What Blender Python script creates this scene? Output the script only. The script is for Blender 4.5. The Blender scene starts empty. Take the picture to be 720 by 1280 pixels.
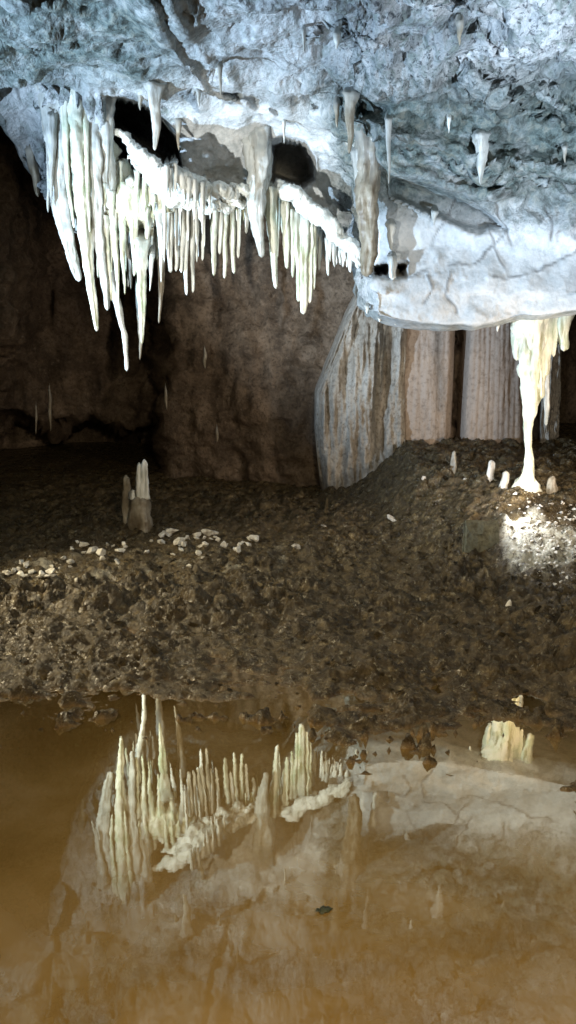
import bpy, math, random
import numpy as np
from mathutils import Vector
random.seed(7); rng = np.random.default_rng(7)
S = bpy.context.scene; COL = S.collection
R = math.radians

# ------------------------------------------------------------------ camera
F = 950.0; PITCH = R(14.2); HC = 1.5
cp, sp = math.cos(PITCH), math.sin(PITCH)
def P(u, v, Y):
    """the point of the cave seen at u, v of the 720x1280 photograph, Y metres into the cave"""
    u = np.asarray(u, float); v = np.asarray(v, float); Y = np.asarray(Y, float)
    a = (640 - v)
    dy = F*cp + a*sp; dz = -F*sp + a*cp; dx = u - 360
    k = Y/dy
    return np.stack(np.broadcast_arrays(dx*k, Y, HC + dz*k), -1)
def ray_to_z(u, v, z):
    a = 640 - v; dy = F*cp + a*sp; dz = -F*sp + a*cp
    k = (z-HC)/dz
    return ((u-360)*k, dy*k)
cd = bpy.data.cameras.new('camera'); cam = bpy.data.objects.new('camera', cd); COL.objects.link(cam)
cam.location = (0, 0, HC); cam.rotation_euler = (math.pi/2 - PITCH, 0, 0)
cd.sensor_fit = 'VERTICAL'; cd.sensor_height = 36; cd.lens = F/1280*36; cd.clip_end = 200; cd.clip_start = .02
S.camera = cam

# ------------------------------------------------------------------ noise
def _h(i, j, k, s):
    n = (i.astype(np.int64)*374761393 + j.astype(np.int64)*668265263 + k.astype(np.int64)*2147483647 + s*974634777) & 0xffffffff
    n = ((n ^ (n >> 13))*1274126177) & 0xffffffff
    n = ((n ^ (n >> 16))*2246822519) & 0xffffffff
    return (n ^ (n >> 15)) & 0xffffffff
def noise(p, sc=1.0, seed=0):
    q = p*sc; f = np.floor(q); i = f.astype(np.int64); t = q - f; w = t*t*t*(t*(t*6-15)+10)
    out = 0
    for a in (0, 1):
        for b in (0, 1):
            for c in (0, 1):
                h = _h(i[..., 0]+a, i[..., 1]+b, i[..., 2]+c, seed)
                g = ((h & 1023)/511.5-1)*(t[..., 0]-a) + (((h >> 10) & 1023)/511.5-1)*(t[..., 1]-b) + (((h >> 20) & 1023)/511.5-1)*(t[..., 2]-c)
                ww = (w[..., 0] if a else 1-w[..., 0])*(w[..., 1] if b else 1-w[..., 1])*(w[..., 2] if c else 1-w[..., 2])
                out = out + g*ww
    return out
def fbm(p, sc, n=4, seed=0, gain=.5, ridged=False):
    o = 0; a = 1.0; s = sc
    for k in range(n):
        x = noise(p, s, seed+k)
        if ridged: x = .5 - 2*np.abs(x)
        o = o + a*x; a *= gain; s *= 2.03
    return o
def worley(p, sc, seed=0):
    """distance to nearest and second nearest random point"""
    q = p*sc; f = np.floor(q).astype(np.int64); d1 = np.full(q.shape[:-1], 9.); d2 = d1.copy(); idv = np.zeros(q.shape[:-1])
    for a in (-1, 0, 1):
        for b in (-1, 0, 1):
            i, j = f[..., 0]+a, f[..., 1]+b
            h = _h(i, j, np.zeros_like(i), seed)
            cx = i + (h & 1023)/1023.; cy = j + ((h >> 10) & 1023)/1023.
            d = np.hypot(q[..., 0]-cx, q[..., 1]-cy)
            r = ((h >> 20) & 1023)/1023.
            idv = np.where(d < d1, r, idv)
            d2 = np.where(d < d1, d1, np.minimum(d2, d)); d1 = np.minimum(d1, d)
    return d1, d2, idv
def sstep(a, b, x):
    t = np.clip((x-a)/(b-a), 0, 1); return t*t*(3-2*t)
def seg_dist(u, v, pts):
    d = np.full(np.broadcast(u, v).shape, 1e9)
    for (x0, y0), (x1, y1) in zip(pts[:-1], pts[1:]):
        dx, dy = x1-x0, y1-y0; t = np.clip(((u-x0)*dx+(v-y0)*dy)/(dx*dx+dy*dy+1e-9), 0, 1)
        d = np.minimum(d, np.hypot(u-x0-t*dx, v-y0-t*dy))
    return d
def poly_sd(u, v, pts):
    d = seg_dist(u, v, pts+[pts[0]]); ins = np.zeros(d.shape, bool)
    n = len(pts)
    for k in range(n):
        x0, y0 = pts[k]; x1, y1 = pts[(k+1) % n]
        c = ((y0 > v) != (y1 > v)) & (u < (x1-x0)*(v-y0)/((y1-y0)+1e-12)+x0)
        ins ^= c
    return np.where(ins, d, -d)

# ------------------------------------------------------------------ mesh helpers
def mesh_obj(name, V, Fc, mat, parent=None, smooth=True, attrs=None):
    me = bpy.data.meshes.new(name)
    V = np.asarray(V, float).reshape(-1, 3)
    me.from_pydata(V.tolist(), [], Fc if isinstance(Fc, list) else Fc.tolist()); me.update()
    if smooth: me.polygons.foreach_set('use_smooth', [True]*len(me.polygons))
    for k, a in (attrs or {}).items():
        at = me.attributes.new(k, 'FLOAT', 'POINT'); at.data.foreach_set('value', np.asarray(a, np.float32).ravel())
    me.materials.append(mat)
    o = bpy.data.objects.new(name, me); COL.objects.link(o)
    if parent: o.parent = parent
    return o
def grid_faces(nr, nc, flip=False):
    i = np.arange(nr-1)[:, None]*nc + np.arange(nc-1)[None]
    f = np.stack([i, i+1, i+nc+1, i+nc], -1).reshape(-1, 4)
    return f[:, ::-1] if flip else f
def grid_normals(V):
    du = np.gradient(V, axis=1); dv = np.gradient(V, axis=0); n = np.cross(du, dv)
    return n/(np.linalg.norm(n, axis=-1, keepdims=True)+1e-9)
def tag(o, label=None, cat=None, group=None, kind=None):
    for k, x in (('label', label), ('category', cat), ('group', group), ('kind', kind)):
        if x: o[k] = x
    return o
def recentre(o, p):
    """move the object's origin to p (its base) without moving its geometry"""
    p = Vector(p); o.data.transform(__import__('mathutils').Matrix.Translation(-p)); o.location = p

# ------------------------------------------------------------------ materials
class NT:
    def __init__(s, name):
        s.m = bpy.data.materials.new(name); s.m.use_nodes = True; s.t = s.m.node_tree; s.n = s.t.nodes; s.n.clear()
        s.out = s.n.new('ShaderNodeOutputMaterial')
    def new(s, typ, ins=None, **kw):
        x = s.n.new(typ)
        for k, v in kw.items(): setattr(x, k, v)
        for k, v in (ins or {}).items():
            if isinstance(v, bpy.types.NodeSocket): s.t.links.new(v, x.inputs[k])
            else: x.inputs[k].default_value = v
        return x
    def noise(s, vec, scale, detail=5, rough=.6, dist=0):
        return s.new('ShaderNodeTexNoise', {'Vector': vec, 'Scale': scale, 'Detail': detail, 'Roughness': rough, 'Distortion': dist}).outputs['Fac']
    def ramp(s, fac, stops):
        r = s.new('ShaderNodeValToRGB', {'Fac': fac}); e = r.color_ramp.elements
        while len(e) < len(stops): e.new(.5)
        for el, (p, c) in zip(e, stops):
            el.position = p; el.color = (c if isinstance(c, tuple) else (c, c, c)) + (1,)
        return r.outputs['Color']
    def mix(s, f, a, b, mode='MIX'):
        x = s.new('ShaderNodeMix', data_type='RGBA', blend_type=mode)
        for k, v in ((0, f), (6, a), (7, b)):
            if isinstance(v, bpy.types.NodeSocket): s.t.links.new(v, x.inputs[k])
            elif isinstance(v, tuple): x.inputs[k].default_value = v + (1,)
            else: x.inputs[k].default_value = v
        return x.outputs[2]
    def math(s, op, a, b=0.0, clamp=False):
        x = s.new('ShaderNodeMath', operation=op, use_clamp=clamp)
        for k, v in ((0, a), (1, b)):
            if isinstance(v, bpy.types.NodeSocket): s.t.links.new(v, x.inputs[k])
            else: x.inputs[k].default_value = v
        return x.outputs[0]
    def attr(s, name): return s.new('ShaderNodeAttribute', attribute_name=name).outputs['Fac']
    def pos(s): return s.new('ShaderNodeNewGeometry').outputs['Position']
    def mapv(s, vec, scale):
        return s.new('ShaderNodeMapping', {'Vector': vec, 'Scale': scale}).outputs['Vector']
    def bump(s, h, strength, dist, normal=None):
        d = {'Height': h, 'Strength': strength, 'Distance': dist}
        if normal is not None: d['Normal'] = normal
        return s.new('ShaderNodeBump', d).outputs['Normal']
    def bsdf(s, col, rough, normal=None, spec=.5, **kw):
        d = {'Base Color': col if isinstance(col, bpy.types.NodeSocket) else col+(1,), 'Roughness': rough, 'Specular IOR Level': spec}
        if normal is not None: d['Normal'] = normal
        d.update(kw)
        b = s.new('ShaderNodeBsdfPrincipled', d); return b.outputs[0]
    def done(s, sh): s.t.links.new(sh, s.out.inputs['Surface']); return s.m

def m_ceiling():
    t = NT('ceiling_limestone'); p = t.pos(); g = t.attr('grime'); c = t.attr('crack'); w = t.attr('clean')
    n1 = t.noise(p, 2.6, 6, .62, .4); n2 = t.noise(p, 16, 6, .7, .3); n3 = t.noise(p, 60, 4, .7)
    base = t.ramp(n1, [(.36, (.12, .14, .145)), (.48, (.33, .36, .38)), (.62, (.58, .60, .61))])
    base = t.mix(t.ramp(n2, [(.38, 1.), (.52, 0.)]), base, (.20, .24, .23))
    speck = t.ramp(t.noise(p, 38, 5, .75, .6), [(.38, 1.), (.46, 0.)])
    base = t.mix(t.math('MULTIPLY', speck, t.math('SUBTRACT', 1.0, t.math('MULTIPLY', w, .8), True)), base, (.07, .08, .09))
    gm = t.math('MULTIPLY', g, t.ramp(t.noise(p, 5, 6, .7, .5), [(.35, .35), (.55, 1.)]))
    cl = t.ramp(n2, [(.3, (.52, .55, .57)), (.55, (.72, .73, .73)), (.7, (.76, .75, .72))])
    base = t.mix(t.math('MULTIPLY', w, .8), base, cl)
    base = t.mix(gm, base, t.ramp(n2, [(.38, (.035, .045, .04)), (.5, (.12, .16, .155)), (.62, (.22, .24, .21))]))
    base = t.mix(t.math('MULTIPLY', c, .6), base, (.045, .04, .035))
    v = t.new('ShaderNodeTexVoronoi', {'Vector': p, 'Scale': 34.}, feature='F1').outputs['Distance']
    h = t.math('ADD', t.math('MULTIPLY', n2, .9), t.math('MULTIPLY', n3, .35))
    h = t.math('ADD', h, t.math('MULTIPLY', v, .35))
    nb = t.bump(h, t.math('SUBTRACT', 1.0, t.math('MULTIPLY', w, .72), True), .035)
    return t.done(t.bsdf(base, .62, nb, .35))
def m_calcite(name, cols, streak=(.3, .24, .14), samt=.35, wet=.42, bump=.5):
    t = NT(name); p = t.pos()
    ns = t.noise(t.mapv(p, (26, 26, 3.2)), 1.0, 5, .6, .4)
    n1 = t.noise(p, 9, 5, .6); n2 = t.noise(t.mapv(p, (70, 70, 28)), 1.0, 4, .6)
    base = t.ramp(n1, [(.32, cols[0]), (.5, cols[1]), (.66, cols[2])])
    base = t.mix(t.math('MULTIPLY', t.ramp(ns, [(.34, 1.), (.5, 0.)]), samt), base, streak)
    base = t.mix(t.math('MULTIPLY', t.attr('root'), t.ramp(n1, [(.35, .9), (.6, .35)])), base, (.30, .32, .32))
    h = t.math('ADD', t.math('MULTIPLY', ns, .8), t.math('MULTIPLY', n2, .5))
    return t.done(t.bsdf(base, wet, t.bump(h, bump, .012), .4))
def m_wall(name, c0, c1, c2, vert=True, bump=.8, rough=.6):
    t = NT(name); p = t.pos()
    a = t.noise(t.mapv(p, (9, 9, 1.1) if 'flow' in name else (5, 5, 2.2)) if vert else t.mapv(p, (3, 3, 3)), 1.0, 6, .65, .5)
    b = t.noise(p, 2.2, 5, .6, .3); c = t.noise(p, 30, 5, .7)
    base = t.ramp(a, [(.3, c0), (.5, c1), (.7, c2)])
    base = t.mix(t.ramp(b, [(.4, .0), (.65, .35 if 'flowstone_pale' in name else .75 if bump > .5 else .2)]), base, tuple(x*.55 for x in c0))
    base = t.mix(t.ramp(c, [(.36, .7), (.5, 0.)]), base, tuple(x*.6 for x in c0))
    base = t.mix(t.ramp(c, [(.56, 0.), (.68, .45)]), base, c2)
    h = t.math('ADD', t.math('MULTIPLY', a, .7), t.math('MULTIPLY', c, .8))
    return t.done(t.bsdf(base, rough, t.bump(h, bump, .04), .3))
def m_mud():
    t = NT('wet_mud'); p = t.pos(); bed = t.attr('bed'); pale = t.attr('pale')
    n1 = t.noise(p, 3.5, 6, .65, .4); n2 = t.noise(p, 22, 6, .72, .4); n3 = t.noise(p, 85, 4, .7)
    base = t.ramp(n2, [(.3, (.018, .011, .005)), (.48, (.060, .042, .017)), (.60, (.16, .117, .055)), (.70, (.36, .295, .165))])
    base = t.mix(t.ramp(n1, [(.42, 0.), (.62, .6)]), base, (.10, .072, .035))
    base = t.mix(t.ramp(t.noise(p, 48, 4, .7, .5), [(.60, 0.), (.67, .8)]), base, (.46, .42, .30))  # pale yellow flecks painted in as small glints on wet mud
    base = t.mix(bed, base, t.ramp(n1, [(.3, (.14, .075, .02)), (.55, (.25, .145, .045)), (.75, (.32, .21, .09))]))
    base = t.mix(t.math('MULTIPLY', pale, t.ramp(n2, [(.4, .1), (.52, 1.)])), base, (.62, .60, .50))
    h = t.math('ADD', t.math('MULTIPLY', n2, 1.0), t.math('MULTIPLY', n3, .4))
    nb = t.bump(h, t.math('SUBTRACT', 1., t.math('MULTIPLY', bed, .8)), .03)
    ro = t.ramp(t.noise(p, 14, 3, .6), [(.35, .16), (.65, .50)])
    return t.done(t.bsdf(base, ro, nb, .55))
def m_water():
    t = NT('muddy_water'); p = t.pos()
    b = t.bump(t.noise(t.mapv(p, (7, 12, 1)), 1.0, 3, .5), .014, .01)
    b = t.bump(t.noise(p, 45, 2, .5), .006, .004, b)
    fr = t.new('ShaderNodeFresnel', {'IOR': 1.33, 'Normal': b}).outputs[0]
    fr = t.math('MULTIPLY', t.math('POWER', fr, 1.9), 104., True)
    gl = t.new('ShaderNodeBsdfGlossy', {'Color': (1, .90, .66, 1), 'Roughness': .012, 'Normal': b}).outputs[0]
    tr = t.new('ShaderNodeBsdfTransparent', {'Color': (.80, .66, .42, 1)}).outputs[0]
    n = t.noise(p, 1.6, 5, .6, .6)
    df = t.new('ShaderNodeBsdfDiffuse', {'Color': t.ramp(n, [(.3, (.22, .130, .032)), (.52, (.34, .22, .075)), (.70, (.46, .32, .15))])}).outputs[0]
    body = t.new('ShaderNodeMixShader', {0: .6, 1: tr, 2: df}).outputs[0]
    return t.done(t.new('ShaderNodeMixShader', {0: fr, 1: body, 2: gl}).outputs[0])
def m_plain(name, c, rough=.5, metal=0.0):
    t = NT(name); p = t.pos(); n = t.noise(p, 40, 4, .6)
    return t.done(t.bsdf(t.mix(n, c, tuple(x*.6 for x in c)), rough, t.bump(n, .4, .004), .4, Metallic=metal))

M = dict(
    ceil=m_ceiling(),
    white=m_calcite('calcite_white', [(.66, .68, .62), (.80, .81, .76), (.84, .84, .80)], (.30, .30, .26), .9),
    cream=m_calcite('calcite_cream', [(.50, .58, .42), (.76, .77, .64), (.83, .82, .74)], (.26, .25, .13), .9),
    grey=m_calcite('calcite_grey', [(.30, .32, .30), (.48, .49, .46), (.60, .60, .56)], (.16, .13, .08), .75),
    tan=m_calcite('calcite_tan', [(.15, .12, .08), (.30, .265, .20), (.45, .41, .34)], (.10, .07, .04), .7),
    orange=m_calcite('calcite_orange', [(.30, .15, .05), (.48, .27, .09), (.56, .38, .18)], (.2, .1, .03), .5),
    wall=m_wall('brown_cave_wall', (.075, .052, .034), (.175, .128, .088), (.30, .23, .17)),
    flow=m_wall('flowstone_pale', (.26, .22, .175), (.45, .41, .35), (.60, .58, .53), bump=1.0),
    flow2=m_wall('flowstone_brown', (.33, .265, .215), (.385, .315, .26), (.43, .36, .305), bump=.35),
    mud=m_mud(), water=m_water(),
    stone=m_calcite('white_stone', [(.58, .56, .50), (.76, .74, .68), (.84, .83, .79)], (.2, .15, .1), .6, bump=.9),
    clod=m_wall('mud_clod', (.020, .014, .006), (.062, .044, .018), (.16, .118, .055), vert=False, bump=1.0, rough=.42),
    housing=m_wall('muddy_housing', (.09, .085, .055), (.20, .20, .14), (.28, .28, .21), vert=False, bump=1.0),
    leaf=m_plain('dark_leaf', (.05, .055, .025), .5),
)

# ------------------------------------------------------------------ ceiling
LIP = np.array([(-900, 20), (-60, 60), (0, 140), (40, 215), (62, 250), (90, 285), (112, 300), (150, 280), (200, 280), (240, 275), (262, 265), (300, 262),
                (318, 265), (345, 250), (370, 272), (400, 295), (440, 326), (449, 338), (452, 368), (460, 388), (475, 396), (500, 401), (560, 404), (640, 398), (720, 385), (800, 370), (1600, 330)], float)
def lip(u): return np.interp(u, LIP[:, 0], LIP[:, 1])
VP = np.array([(-420, 2.05), (-350, 2.3), (-200, 2.75), (0, 3.5), (60, 4.0), (120, 4.6), (180, 4.92), (250, 5.1), (320, 5.17), (400, 5.2)])
H1 = [(134, 122), (178, 133), (205, 150), (222, 172), (230, 215), (212, 208), (196, 196), (180, 186), (160, 172), (146, 162), (148, 175), (168, 205), (150, 198), (134, 200)]
H2 = [(338, 180), (352, 174), (380, 182), (391, 200), (392, 222), (378, 232), (356, 226), (344, 222), (339, 250)]
H3 = [(444, 122), (470, 128), (486, 130), (484, 146), (470, 150), (447, 146)]
H6 = [(488, 220), (520, 230), (560, 241), (602, 262), (630, 287), (600, 288), (560, 276), (520, 260), (490, 246)]  # hollow carved in place of a shadow band across the rock
H4 = [(466, 333), (484, 330), (487, 346), (468, 346)]
H5 = [(494, 332), (508, 331), (507, 345), (495, 346)]
CRACKS = [([(568, 247), (555, 275), (540, 305), (531, 330)], 1.6), ([(602, 225), (633, 285), (645, 320), (652, 340)], 1.8), ([(510, 345), (545, 333), (590, 330), (612, 312), (632, 290)], 1.8),
          ([(620, 350), (655, 345), (690, 327), (720, 314), (760, 300)], 2.2), ([(533, 345), (538, 360), (533, 380)], 1.5), ([(560, 340), (562, 372), (572, 392)], 1.6), ([(585, 205), (588, 235)], 2),
          ([(612, 285), (622, 320), (634, 345)], 1.5), ([(510, 207), (545, 220), (560, 232)], 2.4), ([(418, 245), (420, 280), (416, 300)], 1.5), ([(245, 150), (240, 175)], 1.8), ([(595, 232), (640, 240)], 2),
          ([(680, 230), (690, 300)], 1.8), ([(20, 120), (60, 190)], 2), ([(545, 95), (590, 120), (640, 130)], 2), ([(300, 60), (345, 72), (395, 90)], 1.6), ([(230, 95), (260, 110)], 2)]
RIDGES = [([(175, -60), (200, 10), (222, 55), (250, 92), (285, 116), (350, 128)], 24, .20), ([(395, 44), (430, 46), (485, 60)], 9, .10), ([(590, 100), (640, 118), (690, 124), (740, 152)], 14, .18), ([(400, 90), (480, 95), (560, 92), (600, 104)], 10, .06),
          ([(500, 170), (560, 186), (625, 200), (690, 206), (740, 220)], 15, .14), ([(0, 96), (60, 92), (130, 100), (200, 112)], 16, .08), ([(480, 205), (520, 220), (575, 232), (640, 238)], 10, .06), ([(380, 60), (375, 90), (385, 120), (400, 135)], 14, .07),
          ([(520, -10), (560, 12), (600, 20)], 10, .07), ([(640, 30), (680, 50), (730, 60)], 10, .06), ([(410, 150), (440, 160), (480, 165)], 14, .08)]
SHADE_GROOVES = [([(192, -20), (205, 20), (222, 52), (246, 86), (278, 116), (345, 134)], 8, .15), ([(385, 44), (430, 48), (482, 62)], 4, .08), ([(560, 92), (600, 112), (650, 128), (725, 158)], 7, .12), ([(500, 180), (560, 196), (640, 208)], 5, .08), ([(375, 70), (378, 100), (392, 130)], 8, .10), ([(545, -5), (580, 14)], 5, .08), ([(590, 38), (625, 52)], 4, .07), ([(20, 60), (60, 66), (100, 60)], 6, .06), ([(640, 215), (690, 225), (730, 240)], 6, .07)]  # grooves cut to give the dark lines of ledge shadows
def shift(u): return np.interp(u, [0, 200, 260, 330, 400, 445, 470, 560, 720], [-.46, -.42, -.15, .10, .12, -.15, -.38, -.40, -.48])
def ceil_depth(u, v):
    u = np.asarray(u, float); v = np.asarray(v, float)
    Y = np.interp(v, VP[:, 0], VP[:, 1])
    Y = Y + .75*sstep(460, 40, u)*sstep(0, 200, v) + .25*sstep(460, 40, u)*sstep(-300, 0, v)
    Y = Y - .35*sstep(200, -200, u)*sstep(150, 0, v) + shift(u)*sstep(-80, 190, v)
    # the white block: a rounded belly
    blk = sstep(440, 470, u)*sstep(300, 370, v)
    Y = Y - .10*blk + .28*sstep(468, 448, u)*sstep(330, 360, v)
    Y = Y + .35*np.exp(-((u-400)/70)**2)*sstep(170, 240, v)*(v < 345)
    Y = Y + .9*(sstep(12, 0, np.abs(lip(u)-v)))**3*0
    for pts, w, a in RIDGES:
        if np.ndim(u) == 0: continue
        Y = Y - a*np.exp(-(seg_dist(u, v, pts)/w)**2)
    for pts, w, a in SHADE_GROOVES: Y = Y + a*np.exp(-(seg_dist(u, v + 3*np.sin(u*.21), pts)/w)**2)
    # fluted curtain on the left
    cur = sstep(34, 60, u)*sstep(150, 128, u)*sstep(95, 150, v)
    Y = Y - cur*.22 - cur*.05*np.sin(u*.42+np.sin(v*.03)*1.5)
    for H, d in ((H1, 1.1), (H2, 1.1), (H3, .16), (H6, .17), (H4, .7), (H5, .7)):
        Y = Y + d*sstep(-4, 7, poly_sd(u, v, H))
    return Y
us = np.concatenate([np.linspace(-900, -40, 60)[:-1], np.arange(-40, 760, 1.9), np.linspace(760, 1600, 60)])
NR = 225
s = np.linspace(0, 1, NR)[:, None]
top = -350.
U = np.broadcast_to(us[None], (NR, len(us))).copy()
Lp = lip(us)[None]
Vg = top + (Lp-top)*(1-(1-s)**1.15)
Y = ceil_depth(U, Vg)
front = P(U, Vg, Y)
# overhead continuation back over the camera
n0 = 26; tt = np.linspace(1, 0, n0, endpoint=False)[:, None]
e = front[0]
over = np.stack([e[None, :, 0]*(1-tt*.0), e[None, :, 1]-tt*6.0, e[None, :, 2]+.25*np.sin(tt*3)], -1)
# underside going back from the lip
n1 = 70; q = (np.linspace(0, 1, n1+1)[1:, None])**1.7
L_ = front[-1][None]
und = np.stack([L_[..., 0]*(1+q*.35), L_[..., 1]+q*4.2, L_[..., 2]-.035*np.sin(np.clip(q*40, 0, math.pi)) + .42*sstep(0.02, .5, q)], -1)
V = np.concatenate([over, front, und], 0)
N = grid_normals(V); N *= np.where((N[..., 2:3] > 0), -1, 1)
fr_mask = np.concatenate([np.zeros((n0, 1)), np.ones((NR, 1)), np.zeros((n1, 1))])*np.ones((1, len(us)))
UU = np.concatenate([np.broadcast_to(us, (n0, len(us))), U, np.broadcast_to(us, (n1, len(us)))]); VV = np.concatenate([np.full((n0, len(us)), top), Vg, np.broadcast_to(Lp, (n1, len(us)))+30])
smooth_zone = sstep(440, 480, UU)*sstep(265, 315, VV+.12*(720-UU)) 
smooth2 = .85*sstep(200, 240, UU)*sstep(430, 400, UU)*sstep(118, 140, VV) + .5*sstep(60, 130, UU)*sstep(440, 360, UU)*sstep(-40, 40, VV)*sstep(130, 115, VV) + .4*sstep(420, 470, UU)*sstep(150, 190, VV)*sstep(300, 260, VV) + .5*sstep(60, 20, UU)*sstep(90, 120, VV)
clean = np.clip(np.maximum(smooth_zone, smooth2), 0, 1)
rough = 1-.8*clean
hedge = np.zeros(UU.shape)
for H in (H1, H2, H3, H4, H5, H6): hedge = np.maximum(hedge, sstep(-9, -2, poly_sd(UU, VV, H)))
rough = rough*(1-.85*hedge*fr_mask)
d = fbm(V, 1.6, 3, 11)*.16*rough + fbm(V, 4, 5, 21, .5)*.075*rough + fbm(V, 2.6, 3, 31, .5, True)*.03*rough + fbm(V, 2.6, 3, 33)*.035*clean + fbm(V, 3, 2, 44)*.03
pit = sstep(.02, .35, fbm(V, 13, 3, 51, .6))
d = d - sstep(.12, .42, fbm(V*np.array([1, 1, 1.6]), 4.5, 4, 61, .6))*.05*rough*sstep(.1, .5, fr_mask)
d = d - pit*.03*rough*sstep(240, 60, VV)*sstep(250, 420, UU)
crack = np.zeros(UU.shape)
wob = fbm(V, 9, 2, 71)*9
for pts, w in CRACKS:
    crack = np.maximum(crack, sstep(w+1.1, w*.3, seg_dist(UU+wob, VV+wob*.7, pts)))
crack *= fr_mask*sstep(-.35, -.05, fbm(V, 5, 2, 81))
d = d - crack*.007
V = V + N*d[..., None]
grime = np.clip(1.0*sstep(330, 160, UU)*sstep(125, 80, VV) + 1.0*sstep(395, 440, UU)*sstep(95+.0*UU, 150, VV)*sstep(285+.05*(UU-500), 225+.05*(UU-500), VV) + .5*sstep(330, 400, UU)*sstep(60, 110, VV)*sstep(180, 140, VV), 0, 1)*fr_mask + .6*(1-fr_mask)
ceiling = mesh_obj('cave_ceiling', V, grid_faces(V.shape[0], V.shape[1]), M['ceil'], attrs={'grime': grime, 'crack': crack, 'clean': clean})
tag(ceiling, kind='structure')

# ------------------------------------------------------------------ back wall (brown, ending in a dark recess on the left)
wu = np.concatenate([np.linspace(-1400, -30, 50)[:-1], np.arange(-30, 760, 4.), np.linspace(764, 1900, 50)])
wv = np.linspace(60, 740, 190)
WU, WV = np.meshgrid(wu, wv)
WY = np.interp(WU, [-1400, -200, 0, 60, 160, 195, 215, 300, 400, 470, 515, 556, 566, 576, 590, 650, 662, 690, 720, 800, 1900],
               [6.0, 6.6, 7.2, 7.7, 7.9, 7.7, 7.1, 6.9, 6.75, 6.6, 6.32, 6.3, 6.55, 6.55, 6.32, 6.35, 7.0, 7.4, 7.5, 7.0, 6.0])
WY = WY + 1.3*sstep(522, 545, WV + 8*np.sin(WU*.07))*sstep(215, 185, WU)
WY = WY - .9*sstep(70, 10, WU+ (WV-300)*.08)*sstep(500, 380, WV)
WP = P(WU, WV, WY)
WN = grid_normals(WP); WN *= np.where(WN[..., 1:2] > 0, -1, 1)
st = WP*np.array([1, 1, .22])
dd = fbm(WP, 1.3, 4, 101)*.22*sstep(700, 300, WU) + fbm(st, 4, 4, 111)*.07 + fbm(WP, 6, 5, 121, .6, True)*.05 + fbm(WP*np.array([1, 1, 2.2]), 2.4, 3, 131)*.10*sstep(560, 420, WU)
WP = WP + WN*dd[..., None]
wall = mesh_obj('cave_wall', WP, grid_faces(*WU.shape), M['wall']); tag(wall, kind='structure')

# side walls closing the chamber, out of the frame
def side_wall(sgn):
    yy = np.linspace(-4, 8.5, 70); zz = np.linspace(-.6, 4.0, 40)
    A, B = np.meshgrid(yy, zz)
    X = sgn*(4.3 + .3*np.sin(A*.7))
    Pp = np.stack([X, A, B], -1); Pp[..., 0] += fbm(Pp, 1.2, 4, 140+sgn)*.6
    return mesh_obj('cave_wall', Pp, grid_faces(*A.shape), M['wall'])
for sg in (-1, 1): tag(side_wall(sg), kind='structure')

# ------------------------------------------------------------------ ground
def base_h(x, y):
    ys = 2.80 - .33*sstep(-.02, .22, x) - .10*sstep(.9, 1.2, x) + .05*np.sin(x*3.1) + .10*sstep(-1.2, -.9, x)
    t = y - ys
    h = np.where(t < 0, np.maximum(t*.16, -.055), .105*np.minimum(t, .5) + .004*np.maximum(t-.5, 0))
    h = h - np.maximum(-(t+.35), 0)*.03
    h = h + .36*sstep(4.7, 6.05, y)*sstep(.15, 1.15, x)*(1-.85*sstep(.85, 1.3, x)) + .37*sstep(3.75, 4.85, y)*sstep(.6, 1.35, x) - .01*sstep(5.5, 7, y)*sstep(.4, 0, x)
    h = h + .03*sstep(.9, 1.6, x)*sstep(2.4, 3, y)
    h = h + .070*sstep(.72, .95, x)*np.exp(-((y-2.02)/.22)**2)
    # flooded hollow on the right of the bank
    h = h - .13*np.exp(-(((x-.82)/.20)**2 + ((y-2.47)/.13)**2)**2)
    return h
xs = np.concatenate([np.linspace(-6, -2.4, 30)[:-1], np.arange(-2.4, 2.4, .0125), np.linspace(2.4, 6, 30)])
ysr = np.concatenate([np.linspace(-4, 1.15, 24)[:-1], np.arange(1.15, 3.6, .0095), np.arange(3.6, 5.2, .0125), np.arange(5.2, 7.2, .02), np.linspace(7.2, 12, 30)])
GX, GY = np.meshgrid(xs, ysr)
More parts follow.
